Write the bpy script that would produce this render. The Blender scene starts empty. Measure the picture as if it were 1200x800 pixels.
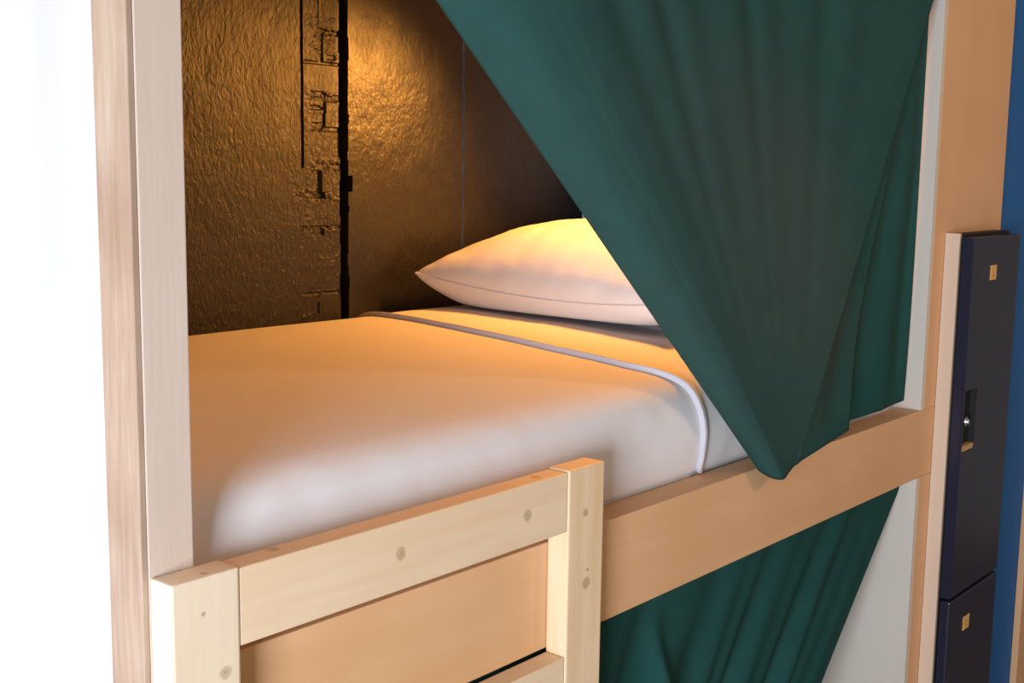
import bpy, bmesh, math, random
from mathutils import Vector, Matrix, noise
random.seed(4)
C = bpy.context.scene.collection
SC = bpy.context.scene
SC.view_settings.view_transform = 'Standard'
SC.view_settings.look = 'None'
SC.view_settings.gamma = 1.0
SC.view_settings.use_curve_mapping = False
SC.view_settings.exposure = 0.0

# ---------------------------------------------------------------- materials
def new_mat(name):
    m = bpy.data.materials.new(name); m.use_nodes = True
    nt = m.node_tree; nt.nodes.clear()
    out = nt.nodes.new('ShaderNodeOutputMaterial')
    b = nt.nodes.new('ShaderNodeBsdfPrincipled')
    nt.links.new(b.outputs[0], out.inputs[0])
    return m, nt, b, out

def N(nt, t, **kw):
    n = nt.nodes.new(t)
    for k, v in kw.items(): setattr(n, k, v)
    return n

def math_node(nt, op, a, b=None, c=None):
    n = N(nt, 'ShaderNodeMath', operation=op)
    for i, x in enumerate((a, b, c)):
        if x is None: continue
        if isinstance(x, (int, float)): n.inputs[i].default_value = x
        else: nt.links.new(x, n.inputs[i])
    return n.outputs[0]

def mixc(nt, fac, a, b, mode='MIX'):
    n = N(nt, 'ShaderNodeMix', data_type='RGBA', blend_type=mode)
    if isinstance(fac, (int, float)): n.inputs[0].default_value = fac
    else: nt.links.new(fac, n.inputs[0])
    for i, x in ((6, a), (7, b)):
        if isinstance(x, tuple): n.inputs[i].default_value = (*x, 1)
        else: nt.links.new(x, n.inputs[i])
    return n.outputs[2]

def ramp(nt, fac, p0, p1):
    n = N(nt, 'ShaderNodeMapRange'); n.clamp = True
    n.inputs[1].default_value = p0; n.inputs[2].default_value = p1
    nt.links.new(fac, n.inputs[0])
    return n.outputs[0]

def coords(nt, scale=(1, 1, 1), rot=(0, 0, 0)):
    tc = N(nt, 'ShaderNodeTexCoord'); mp = N(nt, 'ShaderNodeMapping')
    mp.inputs['Scale'].default_value = scale; mp.inputs['Rotation'].default_value = rot
    nt.links.new(tc.outputs['Object'], mp.inputs[0])
    return mp.outputs[0], tc.outputs['Object']

def noise_tex(nt, vec, scale, detail=4, rough=.55, dist=0):
    n = N(nt, 'ShaderNodeTexNoise')
    n.inputs['Scale'].default_value = scale; n.inputs['Detail'].default_value = detail
    n.inputs['Roughness'].default_value = rough; n.inputs['Distortion'].default_value = dist
    nt.links.new(vec, n.inputs['Vector'])
    return n.outputs['Fac']

def wood(name, light, dark, axis='x', grain=26, contrast=.55, knots=(), rot=(0, 0, 0), rough=.55, blot=.25, warp=.6):
    """long soft fibres along one axis; knots = (x, y, z, radius) in the object's own space"""
    m, nt, b, out = new_mat(name)
    s = {'x': (.06, 1, 1), 'y': (1, .06, 1), 'z': (1, 1, .06)}[axis]
    v, obj = coords(nt, s, rot)
    g1 = noise_tex(nt, v, grain, 5, .6, warp)
    g2 = noise_tex(nt, v, grain * 5, 3, .6)
    big = noise_tex(nt, obj, 5, 2, .5)
    f = math_node(nt, 'ADD', math_node(nt, 'MULTIPLY', ramp(nt, g1, .3, .75), .7), math_node(nt, 'MULTIPLY', ramp(nt, g2, .35, .7), .3))
    f = math_node(nt, 'MULTIPLY', f, contrast)
    col = mixc(nt, f, light, dark)
    col = mixc(nt, math_node(nt, 'MULTIPLY', ramp(nt, big, .35, .7), blot), col, dark)
    for (kx, ky, kz, kr) in knots:
        d = N(nt, 'ShaderNodeVectorMath', operation='DISTANCE')
        nt.links.new(obj, d.inputs[0]); d.inputs[1].default_value = (kx, ky, kz)
        wob = math_node(nt, 'ADD', d.outputs['Value'], math_node(nt, 'MULTIPLY', noise_tex(nt, obj, 90, 2), .006))
        k = ramp(nt, wob, kr * 1.6 + .003, kr * .8 + .003)
        ring = math_node(nt, 'SINE', math_node(nt, 'MULTIPLY', wob, 1100))
        kc = mixc(nt, math_node(nt, 'MULTIPLY', math_node(nt, 'ADD', ring, 1), .3), tuple(c * .55 for c in dark), dark)
        col = mixc(nt, math_node(nt, 'MULTIPLY', k, .8), col, kc)
    nt.links.new(col, b.inputs['Base Color'])
    b.inputs['Roughness'].default_value = rough
    b.inputs['Specular IOR Level'].default_value = .3
    bp = N(nt, 'ShaderNodeBump'); bp.inputs['Strength'].default_value = .12; bp.inputs['Distance'].default_value = .002
    nt.links.new(g2, bp.inputs['Height']); nt.links.new(bp.outputs[0], b.inputs['Normal'])
    return m

def plain(name, col, rough=.5, spec=.5, metal=0, bump=0, bscale=60, var=0):
    m, nt, b, out = new_mat(name)
    v, obj = coords(nt)
    n = noise_tex(nt, v, bscale, 4, .6)
    c2 = tuple(x * (1 - var) for x in col)
    nt.links.new(mixc(nt, n, col, c2), b.inputs['Base Color'])
    b.inputs['Roughness'].default_value = rough; b.inputs['Metallic'].default_value = metal
    b.inputs['Specular IOR Level'].default_value = spec
    if bump:
        bp = N(nt, 'ShaderNodeBump'); bp.inputs['Strength'].default_value = bump; bp.inputs['Distance'].default_value = .004
        nt.links.new(n, bp.inputs['Height']); nt.links.new(bp.outputs[0], b.inputs['Normal'])
    return m

def cloth(name, col, weave=900, transl=0.0, rough=.9, sheen=.0, var=.08, crease=.0, tcol=None):
    m, nt, b, out = new_mat(name)
    v, obj = coords(nt)
    fine = noise_tex(nt, v, weave, 2, .6); big = noise_tex(nt, v, 14, 4, .55, .4)
    col_n = mixc(nt, ramp(nt, big, .3, .75), col, tuple(x * (1 - var) for x in col))
    nt.links.new(col_n, b.inputs['Base Color'])
    b.inputs['Roughness'].default_value = rough; b.inputs['Specular IOR Level'].default_value = .12
    b.inputs['Sheen Weight'].default_value = sheen
    h = math_node(nt, 'ADD', math_node(nt, 'MULTIPLY', fine, .12), math_node(nt, 'MULTIPLY', big, crease))
    bp = N(nt, 'ShaderNodeBump'); bp.inputs['Strength'].default_value = .25; bp.inputs['Distance'].default_value = .006
    nt.links.new(h, bp.inputs['Height']); nt.links.new(bp.outputs[0], b.inputs['Normal'])
    if transl:
        t = N(nt, 'ShaderNodeBsdfTranslucent'); t.inputs[0].default_value = (*(tcol or col), 1)
        mx = N(nt, 'ShaderNodeMixShader'); mx.inputs[0].default_value = transl
        nt.links.new(b.outputs[0], mx.inputs[1]); nt.links.new(t.outputs[0], mx.inputs[2])
        nt.links.new(mx.outputs[0], out.inputs[0])
    return m

def dark_gloss_wall():
    m, nt, b, out = new_mat('black_brushed_gloss_paint')
    v, obj = coords(nt, (1, 1, .45), (0, .35, 0))
    n1 = noise_tex(nt, v, 100, 3, .6, .6)
    n2 = noise_tex(nt, obj, 30, 4, .6)
    sx = N(nt, 'ShaderNodeSeparateXYZ'); nt.links.new(obj, sx.inputs[0])
    patch = math_node(nt, 'ADD', math_node(nt, 'MULTIPLY', ramp(nt, sx.outputs[0], 1.25, 1.2), .9), math_node(nt, 'MULTIPLY', ramp(nt, noise_tex(nt, obj, 3.5, 2), .35, .6), .5))
    sxn = N(nt, 'ShaderNodeSeparateXYZ'); nt.links.new(obj, sxn.inputs[0]); sxr = sxn.outputs[0]
    nt.links.new(mixc(nt, n2, (.010, .008, .007), (.018, .013, .010)), b.inputs['Base Color'])
    nt.links.new(math_node(nt, 'ADD', math_node(nt, 'ADD', .33, math_node(nt, 'MULTIPLY', ramp(nt, sxr, 1.25, 1.2), .12)), math_node(nt, 'MULTIPLY', n2, .14)), b.inputs['Roughness'])
    b.inputs['Specular IOR Level'].default_value = .75
    h = math_node(nt, 'ADD', math_node(nt, 'MULTIPLY', n1, math_node(nt, 'ADD', .12, patch)), math_node(nt, 'MULTIPLY', n2, .8))
    bp = N(nt, 'ShaderNodeBump'); bp.inputs['Strength'].default_value = .6; bp.inputs['Distance'].default_value = .0042
    nt.links.new(h, bp.inputs['Height']); nt.links.new(bp.outputs[0], b.inputs['Normal'])
    return m

M = {}
M['ply'] = wood('warm_birch_plywood', (.77, .475, .265), (.62, .335, .15), 'x', 12, .55, blot=.4)
M['ply_v'] = wood('warm_birch_plywood_upright', (.76, .455, .25), (.64, .35, .17), 'z', 11, .5, blot=.3)
M['ply_daylit'] = wood('daylit_pale_plywood', (.68, .61, .54), (.60, .50, .41), 'z', 9, .5, blot=.2)  # same plywood as the front, paler: cool daylight put into the colour
M['post'] = wood('pale_planed_wood', (.64, .52, .44), (.56, .43, .345), 'z', 34, .6, blot=.15)
M['rough'] = wood('rough_sawn_wood', (.50, .385, .30), (.25, .14, .085), 'z', 34, .8, rot=(.3, 0, 0), rough=.8, blot=.55, warp=2.2)
M['pine_l'] = wood('pine_stile_grain', (.84, .70, .54), (.70, .51, .33), 'z', 22, .5, knots=((.068, -.041, 1.19, .006), (.04, -.041, 1.265, .002), (.05, -.03, 1.307, .003)))
M['pine_r'] = wood('knotty_pine_grain', (.84, .66, .46), (.68, .43, .20), 'z', 22, .75, knots=((.742, -.041, 1.122, .0075), (.745, -.041, 1.143, .003), (.737, -.041, 1.235, .005)))
M['pine_h'] = wood('pine_rung_grain', (.84, .66, .47), (.70, .47, .27), 'x', 22, .6, knots=((.345, -.039, 1.262, .007), (.6, -.039, 1.259, .007), (.64, -.02, 1.305, .007), (.16, -.012, 1.305, .006)))
M['white_wall'] = plain('white_wall_paint', (.86, .86, .86), .7, .2, bump=.03)
M['blue_wall'] = plain('blue_wall_paint', (.022, .14, .42), .6, .2, bump=.05, var=.08)
M['ceil'] = plain('bunk_underside_board', (.70, .55, .40), .7, .2)
M['floor'] = wood('grey_brown_floorboards', (.34, .28, .22), (.24, .19, .14), 'x', 8, .6)
M['dark_wall'] = dark_gloss_wall()
M['sheet'] = cloth('white_cotton_sheet', (.80, .78, .80), 700, crease=.15, var=.02)
M['fitted'] = cloth('white_fitted_sheet_cotton', (.78, .76, .79), 700, crease=.2, var=.03)
M['pillow'] = cloth('white_pillowcase_cotton', (.80, .78, .79), 600, crease=.5, var=.03)
M['hem'] = cloth('sheet_hem_shaded_cotton', (.60, .58, .64), 700, var=.03)  # greyer than the white sheet: shade of the hem edge put into its colour
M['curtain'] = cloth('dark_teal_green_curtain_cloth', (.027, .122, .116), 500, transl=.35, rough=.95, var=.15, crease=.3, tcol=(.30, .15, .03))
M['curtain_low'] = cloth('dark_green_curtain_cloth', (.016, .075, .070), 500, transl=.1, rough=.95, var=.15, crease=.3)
M['locker_black'] = plain('black_satin_locker_paint', (.020, .020, .042), .3, .3, bump=.04, bscale=25, var=.3)
M['locker_dark'] = plain('matt_black_carcass', (.012, .011, .012), .6, .3)
M['locker_side'] = wood('pale_locker_side_plywood', (.72, .56, .43), (.62, .45, .33), 'z', 10, .5)
M['raw'] = wood('raw_recess_wood', (.55, .34, .17), (.42, .23, .1), 'x', 20, .5)
M['tag'] = plain('brass_tag', (.78, .45, .14), .5, .4, 0, var=.15)
M['tag_ink'] = plain('tag_brown_ink', (.52, .27, .08), .6, .2)
M['chrome'] = plain('chrome_lock', (.85, .85, .86), .18, .5, 1)
M['metal_rod'] = plain('black_curtain_rod_metal', (.03, .03, .03), .4, .5, .6)

# ---------------------------------------------------------------- mesh helpers
def bx(bm, x0, x1, y0, y1, z0, z1, bev=0.0015):
    t = bmesh.new()
    bmesh.ops.create_cube(t, size=1)
    for v in t.verts:
        v.co = Vector(((x0 + x1) / 2 + v.co.x * (x1 - x0), (y0 + y1) / 2 + v.co.y * (y1 - y0), (z0 + z1) / 2 + v.co.z * (z1 - z0)))
    if bev: bmesh.ops.bevel(t, geom=list(t.edges), offset=bev, segments=2, profile=.6, affect='EDGES')
    me = bpy.data.meshes.new('tmp'); t.to_mesh(me); t.free()
    bm.from_mesh(me); bpy.data.meshes.remove(me)
    return bm

def cyl(bm, a, b, r0, r1=None, seg=24):
    a, b = Vector(a), Vector(b); d = b - a
    t = bmesh.new()
    bmesh.ops.create_cone(t, cap_ends=True, segments=seg, radius1=r0, radius2=r1 if r1 is not None else r0, depth=d.length)
    bmesh.ops.transform(t, matrix=Matrix.Translation((a + b) / 2) @ d.to_track_quat('Z', 'Y').to_matrix().to_4x4(), verts=t.verts)
    me = bpy.data.meshes.new('tmp'); t.to_mesh(me); t.free()
    bm.from_mesh(me); bpy.data.meshes.remove(me)
    return bm

def obj(name, bm, mat, parent=None, smooth=False, auto=None):
    me = bpy.data.meshes.new(name)
    if parent is not None:
        p = parent.matrix_world.translation if parent.parent is None else Vector((0, 0, 0))
    bmesh.ops.recalc_face_normals(bm, faces=bm.faces[:]) if not smooth else None
    bm.to_mesh(me); bm.free()
    me.materials.append(mat)
    if smooth:
        for f in me.polygons: f.use_smooth = True
    o = bpy.data.objects.new(name, me); C.objects.link(o)
    if parent is not None:
        o.parent = parent
        # vertices are written in room coordinates: cancel the parent's own offset
        q = parent; off = Vector((0, 0, 0))
        while q is not None:
            off += Vector(q.location); q = q.parent
        o.location = -off
    return o

def thing(name, label, cat, loc=(0, 0, 0), group=None):
    o = bpy.data.objects.new(name, None); C.objects.link(o)
    o.location = loc; o.empty_display_size = .1
    o['label'] = label; o['category'] = cat
    if group: o['group'] = group
    return o

def tag(o, label, cat, group=None):
    o['label'] = label; o['category'] = cat
    if group: o['group'] = group
    return o

def struct(name, bm, mat):
    o = obj(name, bm, mat); o['kind'] = 'structure'
    return o

def grid(fn, nu, nv):
    """open surface: fn(i/nu, j/nv) -> Vector"""
    bm = bmesh.new()
    vs = [[bm.verts.new(fn(i / nu, j / nv)) for j in range(nv + 1)] for i in range(nu + 1)]
    for i in range(nu):
        for j in range(nv):
            bm.faces.new((vs[i][j], vs[i + 1][j], vs[i + 1][j + 1], vs[i][j + 1]))
    return bm

def solid(o, t, offset=-1):
    m = o.modifiers.new('thick', 'SOLIDIFY'); m.thickness = t; m.offset = offset

def lerp(a, b, t): return a + (b - a) * t
def sstep(a, b, x):
    t = min(max((x - a) / (b - a), 0), 1); return t * t * (3 - 2 * t)
def interp(tab, x):
    if x <= tab[0][0]: return tab[0][1:]
    for p, q in zip(tab, tab[1:]):
        if x <= q[0]:
            t = (x - p[0]) / (q[0] - p[0])
            return tuple(lerp(a, b, t) for a, b in zip(p[1:], q[1:]))
    return tab[-1][1:]
def nz(*v): return noise.noise(Vector(v))

# ---------------------------------------------------------------- dimensions (metres)
L = 2.142          # clear length of the bunk opening
WALL_Y = 1.06      # face of the black wall behind the bed
RB, RT = 1.020, 1.189   # side rail bottom / top
TOP = 2.24         # underside of the upper bunk

# ---------------------------------------------------------------- the setting
struct('floor', bx(bmesh.new(), -3.4, 5.2, -3.4, 1.2, -.05, 0, 0), M['floor'])
struct('wall_left', bx(bmesh.new(), -3.4, -.001, .066, .16, 0, 2.75, 0), M['white_wall'])
struct('wall_right', bx(bmesh.new(), 2.622, 5.2, .0205, .12, 0, 2.75, 0), M['blue_wall'])
bm = bmesh.new(); bx(bm, 3.035, 3.13, 0, .02, 0, 2.6, .003)
struct('trim_1', bm, M['ply_v'])

def build_back_wall():
    def frange(a, b, s):
        n = max(1, round((b - a) / s)); return [a + (b - a) * i / n for i in range(n)]
    xs = frange(.0, 1.03, .03) + frange(1.03, 1.27, .0026) + frange(1.27, 1.63, .03) + [1.6395, 1.642, 1.648] + frange(1.66, 2.162, .05) + [2.162]
    zs = frange(0, 1.32, .12) + frange(1.32, 2.2, .0032) + [2.2, 2.4, 2.6]
    # chiselled cuts in the strip: x0, x1, z0, z1, depth
    cuts = []
    def cut(px0, px1, y0, y1, d):
        # measured along the strip: 1 unit = 2.5 mm across, 2 mm down from z = 2.137
        cuts.append((1.112 + (px0 - 357) * .00254, 1.112 + (px1 - 357) * .00254, 2.137 - y1 * .00198, 2.137 - y0 * .00198, d * .38))
    cut(378, 401, 36, 41, .014); cut(376, 382, 40, 73, .012); cut(374, 377, 0, 30, .004); cut(370, 376, 44, 58, .008)
    cut(360, 401, 72.5, 76, .012); cut(386, 396, 64, 69, .008)
    cut(367, 383, 107, 113, .012); cut(384, 401, 110, 117, .010); cut(381.5, 384.5, 108, 152, .016)
    cut(367, 381, 123, 127, .012); cut(368, 381, 142, 150, .009); cut(385, 401, 147, 152, .014); cut(367, 400, 151, 183, .004)
    cut(367, 378, 197, 222, .003); cut(375, 379, 199, 228, .016); cut(371, 382, 222, 229, .018)
    cut(376, 381, 264, 272, .012); cut(352, 400, 262, 265, .004); cut(355, 398, 339, 342, .004); cut(372, 375, 352, 365, .006)
    rough = []  # crumbly ridges of plaster and paint
    def rb(px0, px1, y0, y1, a):
        rough.append((1.112 + (px0 - 357) * .00254, 1.112 + (px1 - 357) * .00254, 2.137 - y1 * .00198, 2.137 - y0 * .00198, a))
    rb(360, 400, 20, 75, .004); rb(364, 401, 104, 118, .006); rb(364, 384, 118, 152, .003); rb(366, 403, 184, 200, .010); rb(345, 376, 216, 234, .009); rb(376, 402, 222, 234, .008)
    rb(350, 402, 261, 270, .006); rb(372, 400, 295, 306, .004); rb(352, 400, 337, 345, .005); rb(352, 368, 362, 372, .004); rb(358, 366, 100, 260, .003)
    def h(x, z):
        d = 0.0012 * nz(x * 18, z * 12, 3)
        if 1.03 < x < 1.27 and z > 1.3:
            jx = x + .0025 * nz(z * 26, 1.3, x * 40); jz = z + .0022 * nz(x * 60, z * 40, 7)
            wdt = .0125 + .003 * nz(z * 14, 0, 5) + (.012 if 1.70 < z < 1.735 and x > 1.234 else 0)
            e = abs(jx - 1.2355) - wdt
            if e < 0: return .05
            if abs(x - 1.1115) < .0042 and z > 1.752 + .01 * nz(x * 90, z, 1): return .03
            if 1.115 < x < 1.225 and z > 1.75: d += .002
            for (a, b, c, f, dd) in cuts:
                if a < jx < b and c < jz < f: d = max(d, dd + .002)
            for (a, b, c, f, am) in rough:
                if a < jx < b and c < jz < f:
                    w = min(jx - a, b - jx) / .01; w2 = min(jz - c, f - jz) / .006
                    d -= am * min(1, w, w2) * (abs(nz(x * 60, z * 95, 4)) * .8 - .06)
        if x > 1.645: d -= .005
        return d
    bm = bmesh.new()
    vs = [[bm.verts.new((x, WALL_Y + h(x, z), z)) for z in zs] for x in xs]
    for i in range(len(xs) - 1):
        for j in range(len(zs) - 1):
            bm.faces.new((vs[i][j], vs[i + 1][j], vs[i + 1][j + 1], vs[i][j + 1]))
    # closing box behind the worked face
    bx(bm, 0, 2.162, WALL_Y + .06, WALL_Y + .14, 0, 2.6, 0)
    o = struct('wall_back', bm, M['dark_wall'])
    return o
build_back_wall()

# ---------------------------------------------------------------- the bunk frame
bunk = thing('bunk_bed', 'built-in plywood double-deck bunk bed frame with pale corner post and wide front rail', 'bunk bed', (1.07, .5, 0))
obj('corner_post', bx(bmesh.new(), 0, .0577, 0, .066, 0, 2.5, .0015), M['post'], bunk)['label'] = 'pale planed upright post at the left end'
obj('side_board', bx(bmesh.new(), -.008, -.0003, .001, .0658, 0, 2.5, .001), M['rough'], bunk)['label'] = 'rough sawn board with swirling grain on the outer face of the post'
obj('side_rail', bx(bmesh.new(), .0582, 2.236, 0, .0595, RB, RT, .002), M['ply'], bunk)
bm = bmesh.new()
bx(bm, L + .0205, 2.62, 0, .018, RT + .0006, 2.5, .0012)
obj('front_panel', bm, M['ply_v'], bunk)
bm = bmesh.new()
bx(bm, L + .0205, 2.2365, 0, .018, 0, RB - .0006, .0012); bx(bm, 2.2368, 2.62, 0, .018, 0, RT, .0012)
obj('front_panel', bm, M['ply_v'], bunk)
obj('end_panel', bx(bmesh.new(), L + .0008, L + .02, 0, .97, RT + .0005, 2.5, .001), M['ply_daylit'], bunk)
obj('end_panel', bx(bmesh.new(), L + .0008, L + .02, 0, WALL_Y - .006, 0, RB - .0005, .001), M['ply_daylit'], bunk)
obj('end_panel', bx(bmesh.new(), .0, .02, .067, WALL_Y - .001, 0, 2.5, .001), M['ply_daylit'], bunk)
obj('mattress_base', bx(bmesh.new(), .021, L, .0605, WALL_Y - .008, 1.12, 1.139, .001), M['ply'], bunk)
obj('upper_deck', bx(bmesh.new(), .021, L, .0605, WALL_Y - .008, TOP, TOP + .02, .001), M['ceil'], bunk)
obj('upper_rail', bx(bmesh.new(), .0582, L - .0005, 0, .0595, TOP, TOP + .17, .002), M['ply'], bunk)

# ---------------------------------------------------------------- ladder
lad = thing('bunk_ladder', 'knotty pine ladder with wide flat rungs leaning flush against the bunk front', 'ladder', (.39, -.02, 0))
LT = 1.307; W = .784; S = .089; D = .041
obj('stile', bx(bmesh.new(), 0, S, -D, -.0008, 0, LT, .003), M['pine_l'], lad)
obj('stile', bx(bmesh.new(), W - S, W, -D, -.0008, 0, LT + .001, .003), M['pine_r'], lad)['label'] = 'right stile with dark knots'
for k in range(5):
    zt = LT - .002 - .2895 * k
    obj('rung', bx(bmesh.new(), S + .0008, W - S - .0012, -D + .002, -.002, zt - .092, zt, .0025), M['pine_h'], lad)

# ---------------------------------------------------------------- bedding
BACK = WALL_Y - .012
# cross-section (Y, Z) of the made bed, from the front foot up over the corner to the wall
PROF = [(.0, .066, 1.192), (.06, .052, 1.225), (.12, .044, 1.262), (.17, .044, 1.292), (.22, .050, 1.325), (.27, .064, 1.352), (.31, .085, 1.368), (.36, .120, 1.378),
        (.45, .22, 1.388), (.55, .36, 1.396), (.65, .5, 1.402), (.75, .66, 1.406), (.85, .82, 1.409), (.92, .94, 1.408), (.955, 1.0, 1.400), (.98, 1.03, 1.378), (1.0, BACK, 1.33)]
def smooth_prof(t):
    # small moving average rounds the polyline
    a = [interp(PROF, min(max(t + k * .012, 0), 1)) for k in (-2, -1, 0, 1, 2)]
    return sum(p[0] for p in a) / 5, sum(p[1] for p in a) / 5
def bed_normal(t):
    a, b = smooth_prof(max(t - .01, 0)), smooth_prof(min(t + .01, 1))
    n = Vector((0, -(b[1] - a[1]), (b[0] - a[0]))); n.normalize(); return n
def bed_pt(x, t, off):
    y, z = smooth_prof(t); n = bed_normal(t)
    wv = .0022 * nz(x * 3.2, y * 4, 2) + (.0012 * nz(x * 17, t * 4, 9) if t < .3 else 0)
    edge = sstep(.0, .1, t)
    lift = .006 * math.sin(min(max(x / L, 0), 1) * math.pi) * sstep(.25, .6, t)
    return Vector((x, y, z + lift)) + n * (off + wv * edge)
def bed_shell(x0f, x1f, off, nx, nt, thick):
    def f(u, v):
        t = v
        return bed_pt(lerp(x0f(t), x1f(t), u), t, off)
    return grid(f, nx, nt)
# mattress under the linen
def mattress_mesh():
    bm = bed_shell(lambda t: .062, lambda t: 2.135, -.004, 60, 60, 0)
    vs = bm.verts[:]
    nx, nt = 60, 60
    idx = lambda i, j: vs[i * (nt + 1) + j]
    low = [[bm.verts.new((idx(i, j).co.x, idx(i, j).co.y, 1.1405)) for j in (0, nt)] for i in range(nx + 1)]
    for i in range(nx):
        bm.faces.new((idx(i, 0), low[i][0], low[i + 1][0], idx(i + 1, 0)))
        bm.faces.new((idx(i, nt), idx(i + 1, nt), low[i + 1][1], low[i][1]))
        bm.faces.new((low[i][0], low[i][1], low[i + 1][1], low[i + 1][0]))
    for i in (0, nx):
        bm.faces.new([idx(i, j) for j in range(nt + 1)] + [low[i][1], low[i][0]])
    bmesh.ops.recalc_face_normals(bm, faces=bm.faces[:])
    for v in bm.verts:
        v.co.y = max(v.co.y, .0625) if v.co.z < 1.2 else v.co.y
    return bm
mt = obj('mattress', mattress_mesh(), M['fitted'], smooth=True)
tag(mt, 'white mattress in a fitted sheet lying on the bunk, bare strip beside the pillow', 'mattress')

HEMX = lambda t: interp([(0, 1.222), (.1, 1.205), (.2, 1.196), (.28, 1.185), (.34, 1.168), (.42, 1.150), (.55, 1.150), (.7, 1.17), (.85, 1.205), (.95, 1.232), (1, 1.245)], t)[0]
FOLDX = lambda t: 1.60 + .03 * sstep(.5, 1, t) + .004 * math.sin(t * 21)
sheet = thing('bed_sheet', 'smooth white top sheet spread over the bunk mattress with its top edge folded back', 'bed sheet', (.8, .5, 1.19))
s1 = obj('sheet_body', bed_shell(lambda t: .0605, lambda t: FOLDX(t) - .006, .0015, 90, 90, 0), M['sheet'], sheet, smooth=True)
def flap(u, v):
    # turned-back top edge: thick and rounded at the hem, rolled at the fold
    x = lerp(HEMX(v), FOLDX(v), u)
    o = .0035 + .0085 * (1 - sstep(.01, .07, u)) + .004 * sstep(.9, .97, u) - .008 * sstep(.975, 1, u)
    o += .0012 * nz(u * 5, v * 9, 6)
    return bed_pt(x, v, o)
fl = obj('folded_band', grid(flap, 100, 90), M['sheet'], sheet, smooth=True)
fl['label'] = 'turned-back band of the top sheet below the pillow'
def hem_mesh():
    bm = bmesh.new(); n = 110; k = 10; rings = []
    for i in range(n + 1):
        t = i / n
        t = min(t, .985)
        c = bed_pt(HEMX(t) + .001, t, .0055); nn = bed_normal(t)
        ring = []
        for a in range(k):
            th = a / k * 2 * math.pi
            ring.append(bm.verts.new(c + Vector((1, 0, 0)) * math.copysign(abs(math.cos(th)) ** .5, math.cos(th)) * .003 + nn * math.copysign(abs(math.sin(th)) ** .5, math.sin(th)) * .0068))
        rings.append(ring)
    for i in range(n):
        for a in range(k):
            bm.faces.new((rings[i][a], rings[i + 1][a], rings[i + 1][(a + 1) % k], rings[i][(a + 1) % k]))
    bm.faces.new(rings[0]); bm.faces.new(rings[-1][::-1])
    return bm
obj('hem', hem_mesh(), M['hem'], sheet, smooth=True)['label'] = 'narrow stitched hem of the folded band, its shade put in as grey'

# pillow: lens-shaped cushion with four drawn-out corners
def pillow_mesh():
    cx, cy = 1.725, .625; hx, hy = .315, .37; zs = 1.50
    bm = bmesh.new(); n = 56
    def outline(u, v):
        # pull the sides in between the corners
        x = u * hx * (1 - .085 * (1 - v * v)); y = v * hy * (1 - .05 * (1 - u * u)); return cx + x, cy + y
    def th(u, v): return max(0, (1 - abs(u) ** 2.3)) ** .46 * max(0, (1 - abs(v) ** 2.2)) ** .44
    up = {}; dn = {}
    for i in range(n + 1):
        for j in range(n + 1):
            u = math.sin((i / n * 2 - 1) * math.pi / 2); v = math.sin((j / n * 2 - 1) * math.pi / 2)
            x, y = outline(u, v); t = th(u, v)
            seam = zs - .028 * (1 - v * v) * sstep(-.2, -1, u) - .02 * (1 - (v * .5 + .5))
            wr = .006 * nz(x * 9, y * 16, 2) * t + .010 * nz(x * 24 + y * 6, y * 24, 5) * (1 - t) * sstep(0, .25, t)
            up[i, j] = bm.verts.new((x, y, seam + .146 * t + wr))
            if i in (0, n) or j in (0, n): dn[i, j] = up[i, j]
            else:
                low = 1.425
                z = seam - .115 * t ** .8
                # rests on the sheet
                k = .012; z = max(z, low) if z < low - k else (z if z > low + k else low + (z - low + k) ** 2 / (4 * k))
                dn[i, j] = bm.verts.new((x, y, z))
    for i in range(n):
        for j in range(n):
            for d, fl in ((up, 0), (dn, 1)):
                q = [d[i, j], d[i + 1, j], d[i + 1, j + 1], d[i, j + 1]]
                if fl: q.reverse()
                try: bm.faces.new(q)
                except ValueError: pass
    return bm, (cx, cy, hx, hy, zs, outline)
pb, pinfo = pillow_mesh()
pil = obj('pillow', pb, M['pillow'], smooth=True)
def seam_mesh():
    pts = []
    n = 60
    side = [(-1, math.sin((k / n * 2 - 1) * math.pi / 2)) for k in range(n + 1)] + [(math.sin((k / n * 2 - 1) * math.pi / 2), 1) for k in range(1, n + 1)]
    side += [(1, -math.sin((k / n * 2 - 1) * math.pi / 2)) for k in range(1, n + 1)] + [(-math.sin((k / n * 2 - 1) * math.pi / 2), -1) for k in range(1, n)]
    for u, v in side:
        x, y = pinfo[5](u, v)
        pts.append(Vector((x, y, pinfo[4] - .028 * (1 - v * v) * sstep(-.2, -1, u) - .02 * (1 - (v * .5 + .5)))))
    bm = bmesh.new(); rings = []; m = len(pts); k = 6
    for i, p in enumerate(pts):
        t = (pts[(i + 1) % m] - pts[i - 1]).normalized(); s_ = t.cross(Vector((0, 0, 1))).normalized(); b_ = s_.cross(t)
        rings.append([bm.verts.new(p + (s_ * math.cos(a / k * 6.2832) + b_ * math.sin(a / k * 6.2832)) * .0034) for a in range(k)])
    for i in range(m):
        for a in range(k): bm.faces.new((rings[i][a], rings[(i + 1) % m][a], rings[(i + 1) % m][(a + 1) % k], rings[i][(a + 1) % k]))
    return bm
obj('seam', seam_mesh(), M['pillow'], pil, smooth=True)
tag(pil, 'plump white pillow lying at the head of the bunk partly behind the green curtain', 'pillow')

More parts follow.
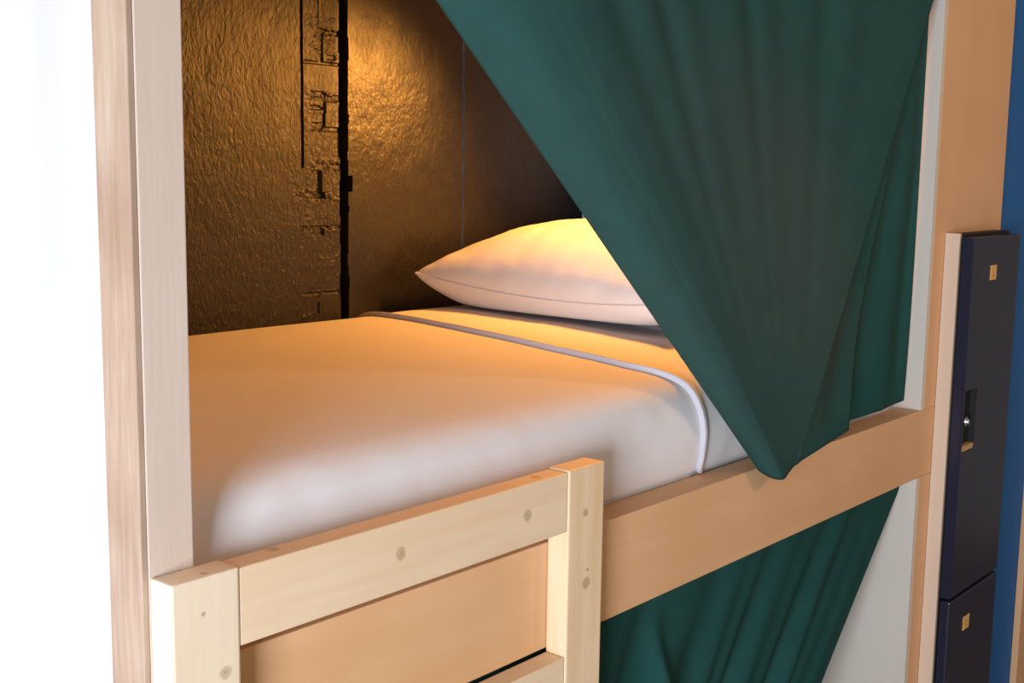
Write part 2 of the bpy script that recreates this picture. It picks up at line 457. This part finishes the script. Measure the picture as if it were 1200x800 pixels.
# ---------------------------------------------------------------- upper curtain
# ruled cloth: each line runs from the rod (top) to the hem (bottom); u, top xyz, bottom xyz
RZ = 2.205
UP = [(0.00, .297, .100, RZ, 1.338, -.007, 1.187),
      (0.035, .330, .038, RZ, 1.338, -.028, 1.178),
      (0.07, .390, -.008, RZ, 1.348, -.048, 1.170),
      (0.12, .52, -.006, RZ, 1.366, -.047, 1.172),
      (0.30, .90, .012, RZ, 1.388, -.042, 1.177),
      (0.50, 1.52, .016, RZ, 1.408, -.038, 1.181),
      (0.64, 2.02, -.004, RZ, 1.425, -.034, 1.184),
      (0.665, 2.098, -.004, RZ, 1.445, -.034, 1.186),
      (0.68, 2.088, .018, RZ, 1.46, -.030, 1.187),
      (0.72, 2.098, .028, RZ, 1.54, -.024, 1.193),
      (0.79, 2.108, .030, RZ, 1.722, -.010, 1.2075),
      (0.80, 2.109, .031, RZ, 1.722, .016, 1.211),
      (0.83, 2.112, .032, RZ, 1.76, .034, 1.209),
      (0.93, 2.118, .034, RZ, 1.98, .030, 1.209),
      (0.955, 2.123, .036, RZ, 2.05, .038, 1.2095),
      (1.00, 2.134, .034, RZ, 2.132, .040, 1.2105)]
def curtain_pt(u, v):
    if .0 < u < .62:
        hw = min(.018, .006 + u * .12)
        ps = [interp(UP, u + k * hw) for k in (-3, -2, -1, 0, 1, 2, 3)]
        p = tuple(sum(c) / 7 for c in zip(*ps))
        e = min(1, u / .03, (.62 - u) / .05); p0 = interp(UP, u); p = tuple(lerp(m, n, e) for m, n in zip(p0, p))
    else: p = interp(UP, u)
    a = Vector(p[:3]); b = Vector(p[3:])
    q = a.lerp(b, v)
    # a few soft hanging folds in the front layer, dying out at the gathered corner
    if u > .69: q.y = lerp(a.y, b.y, v ** lerp(2.0, 6.0, sstep(.70, .78, u)))
    if .07 < u < .68:
        w = sstep(.07, .16, u) * (1 - sstep(.60, .66, u)) * (1 - v) ** 2.4 * 1.5
        for (uc, wd, am, dr) in ((.21, .022, .007, .02), (.275, .016, .010, -.03), (.345, .020, .006, .02), (.40, .013, .009, -.02), (.455, .022, .007, .0), (.525, .016, .010, .02), (.585, .02, .008, .0)):
            k = (u - uc - dr * (v - .5)) / (wd * 1.25)
            q.y += w * am * (1.3 * math.exp(-k * k) - .5 * math.exp(-(k / 2.4) ** 2)) * (.55 + .9 * abs(nz(uc * 30, v * 2.2, 1)))
        q.y += w * .014 * nz(u * 5, v * 1.6, 8)
    if u > .70:
        w = sstep(.70, .76, u) * (1 - sstep(.97, 1, u)) * sstep(.15, .6, v) * (1 - sstep(.93, 1, v))
        q.y += w * (.006 * math.sin((u - .7) * 50) + .006 * nz(u * 12, v * 2.5, 5))
    if q.z < RT + .016 and u < .795: q.y = min(q.y, -.006)
    return q
cb = grid(curtain_pt, 300, 110)
cur = obj('curtain', cb, M['curtain'], smooth=True)
tag(cur, 'teal green curtain swept diagonally across the upper bunk opening, corner hanging over the rail', 'curtain')
solid(cur, .002, 0)
rod = bmesh.new(); cyl(rod, (.06, .03, RZ + .012), (L - .001, .03, RZ + .012), .008)
# lower curtain
def low_pt(u, v):
    ztop, zb = RB - .0015, .28
    xt = lerp(.065, 2.132, u)
    xb = lerp(.065, 1.46, u)
    z = lerp(ztop, zb, v)
    ze = max(0, .99 - z)
    x = lerp(.065, 2.139 - .99 * ze, u)
    s = u * 2 * math.pi
    y = .040
    amp = .003 + .006 * sstep(0, .5, v)
    edge = 1 - sstep(.9, 1, u)
    y += amp * edge * (math.sin(s * 9 + 1.6 * nz(u * 6, v * .8, 1)) + .6 * math.sin(s * 17 + 2 + 2 * nz(u * 9, v * .6, 5)))
    y += .012 * nz(u * 7, v * 1.6, 12) * v
    # one deep pleat facing the ladder
    g = math.exp(-((x - 1.04 - .10 * v) / .03) ** 2) * sstep(.02, .3, v)
    y -= .035 * g * (1 if x > 1.03 + .1 * v else .9)
    return Vector((x, max(y, .004), z))
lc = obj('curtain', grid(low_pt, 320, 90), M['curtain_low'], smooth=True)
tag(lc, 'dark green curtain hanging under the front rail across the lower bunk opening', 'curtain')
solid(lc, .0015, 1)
tag(obj('curtain_rod', rod, M['metal_rod'], smooth=False), 'thin dark rod carrying the upper green curtain under the bunk top', 'curtain rod')

# ---------------------------------------------------------------- locker
lk = thing('locker', 'narrow two-door black locker with pale plywood side beside the bunk and blue wall', 'locker', (2.40, -.03, 0))
LX0, LX1 = 2.2305, 2.575; LTOP = 1.617
obj('side_panel', bx(bmesh.new(), LX0, LX0 + .012, -.036, -.0008, 0, LTOP, .0012), M['locker_side'], lk)['label'] = 'pale plywood side of the locker'
obj('carcass', bx(bmesh.new(), LX0 + .0125, LX1 + .004, -.038, -.0008, 0, LTOP - .0015, .001), M['locker_dark'], lk)

def door_mesh(x0, x1, z0, z1, yf, yb, hole=None):
    bm = bmesh.new()
    if hole is None:
        bx(bm, x0, x1, yf, yb, z0, z1, .005); return bm
    hx0, hx1, hz0, hz1, hd = hole
    b = .004
    xs = [x0 + b, hx0, hx1, x1 - b]; zs = [z0 + b, hz0, hz1, z1 - b]
    F = [[bm.verts.new((x, yf, z)) for z in zs] for x in xs]
    for i in range(3):
        for j in range(3):
            if i == 1 and j == 1: continue
            bm.faces.new((F[i][j], F[i + 1][j], F[i + 1][j + 1], F[i][j + 1]))
    # recess
    R = [bm.verts.new((x, yf + hd, z)) for x, z in ((hx0, hz0), (hx1, hz0), (hx1, hz1), (hx0, hz1))]
    H = [F[1][1], F[2][1], F[2][2], F[1][2]]
    for a in range(4): bm.faces.new((H[a], H[(a + 1) % 4], R[(a + 1) % 4], R[a])).material_index = 1
    bm.faces.new(R).material_index = 1
    # chamfer and sides
    per = [F[i][0] for i in range(4)] + [F[3][j] for j in range(1, 4)] + [F[i][3] for i in (2, 1, 0)] + [F[0][j] for j in (2, 1)]
    def ex(vs, fx):
        new = [bm.verts.new(fx(v.co)) for v in vs]; n = len(vs)
        for a in range(n): bm.faces.new((vs[a], vs[(a + 1) % n], new[(a + 1) % n], new[a]))
        return new
    def out(co):
        x = x0 if abs(co.x - x0 - b) < 1e-6 else (x1 if abs(co.x - x1 + b) < 1e-6 else co.x)
        z = z0 if abs(co.z - z0 - b) < 1e-6 else (z1 if abs(co.z - z1 + b) < 1e-6 else co.z)
        return Vector((x, yf + b, z))
    p2 = ex(per, out)
    p3 = ex(p2, lambda c: Vector((c.x, yb, c.z)))
    bm.faces.new(p3)
    return bm
DY0, DY1 = -.068, -.042
HX0, HX1, HZ0, HZ1 = 2.247, 2.328, 1.078, 1.232
dr = obj('door', door_mesh(LX0 + .006, LX1, .703, 1.607, DY0, DY1, (HX0, HX1, HZ0, HZ1, .016)), M['locker_black'], lk)
dr.data.materials.append(M['locker_dark'])
dr['label'] = 'tall upper door with a recessed handle and lock'
obj('recess_sill', bx(bmesh.new(), HX0 + .001, HX1 - .001, DY0 + .001, DY0 + .0158, HZ0 + .0002, HZ0 + .014, .001), M['raw'], dr)['label'] = 'bare wood sill of the handle recess'
kb = bmesh.new(); cyl(kb, (2.277, DY0 + .0155, 1.152), (2.277, DY0 + .004, 1.152), .0115); cyl(kb, (2.277, DY0 + .004, 1.152), (2.277, DY0 - .002, 1.152), .009, .007)
obj('lock', kb, M['chrome'], dr)['label'] = 'small chrome lock cylinder'
dl = obj('door', door_mesh(LX0 + .006, LX1, .01, .696, DY0, DY1), M['locker_black'], lk)
dl['label'] = 'lower door'
for (d, tx, tz) in ((dr, 2.384, 1.517), (dl, 2.356, .613)):
    tg = obj('tag', bx(bmesh.new(), tx - .021, tx + .021, DY0 - .002, DY0 - .0003, tz - .0185, tz + .0185, .0006), M['tag'], d)
    mk = bmesh.new(); bx(mk, tx - .003, tx + .001, DY0 - .0024, DY0 - .0019, tz - .008, tz + .009, 0); bx(mk, tx - .006, tx + .006, DY0 - .0024, DY0 - .0019, tz - .009, tz - .0065, 0)
    obj('mark', mk, M['tag_ink'], tg)
    tg['label'] = 'small square brass-coloured tag'

# ---------------------------------------------------------------- light
def area(name, loc, target, size, sy, energy, col):
    l = bpy.data.lights.new(name, 'AREA'); l.shape = 'RECTANGLE'; l.size = size; l.size_y = sy
    l.energy = energy; l.color = col
    o = bpy.data.objects.new(name, l); C.objects.link(o); o.location = loc
    o.rotation_euler = (Vector(target) - Vector(loc)).to_track_quat('-Z', 'Y').to_euler()
    return o
area('window_daylight', (-2.5, -1.5, 1.3), (.6, 0, 1.3), 1.0, 1.2, 165, (.84, .91, 1.0))
area('warm_fill_light', (2.3, -2.3, 2.5), (1.6, 0, 1.2), .35, .35, 17, (1.0, .62, .32))  # added unseen warm fill for the rail and curtain fronts
pl = bpy.data.lights.new('bunk_lamp', 'SPOT'); pl.energy = 60; pl.color = (1.0, .39, .065); pl.shadow_soft_size = .09
pl.spot_size = math.radians(126); pl.spot_blend = .5
po = bpy.data.objects.new('bunk_lamp', pl); C.objects.link(po); po.location = (1.80, .50, 2.09)
po.rotation_euler = (Vector((1.10, .60, 1.35)) - Vector(po.location)).to_track_quat('-Z', 'Y').to_euler()

w = bpy.data.worlds.new('room_light'); SC.world = w; w.use_nodes = True
bg = w.node_tree.nodes['Background']; bg.inputs[0].default_value = (1.0, .90, .82, 1); bg.inputs[1].default_value = .19

# ---------------------------------------------------------------- camera
cam = bpy.data.cameras.new('camera'); co = bpy.data.objects.new('camera', cam); C.objects.link(co)
yaw, pitch, roll = .867934760, -.137955020, .0136706157
f = Vector((math.sin(yaw) * math.cos(pitch), math.cos(yaw) * math.cos(pitch), math.sin(pitch)))
r = Vector((math.cos(yaw), -math.sin(yaw), 0)); u = r.cross(f)
r2 = math.cos(roll) * r + math.sin(roll) * u; u2 = -math.sin(roll) * r + math.cos(roll) * u
mw = Matrix((r2, u2, -f)).transposed().to_4x4(); mw.translation = (-.723993803, -1.12621484, 1.74999974)
co.matrix_world = mw
cam.sensor_width = 36; cam.lens = 1431.48078 / 1200 * 36; cam.clip_start = .02
SC.camera = co
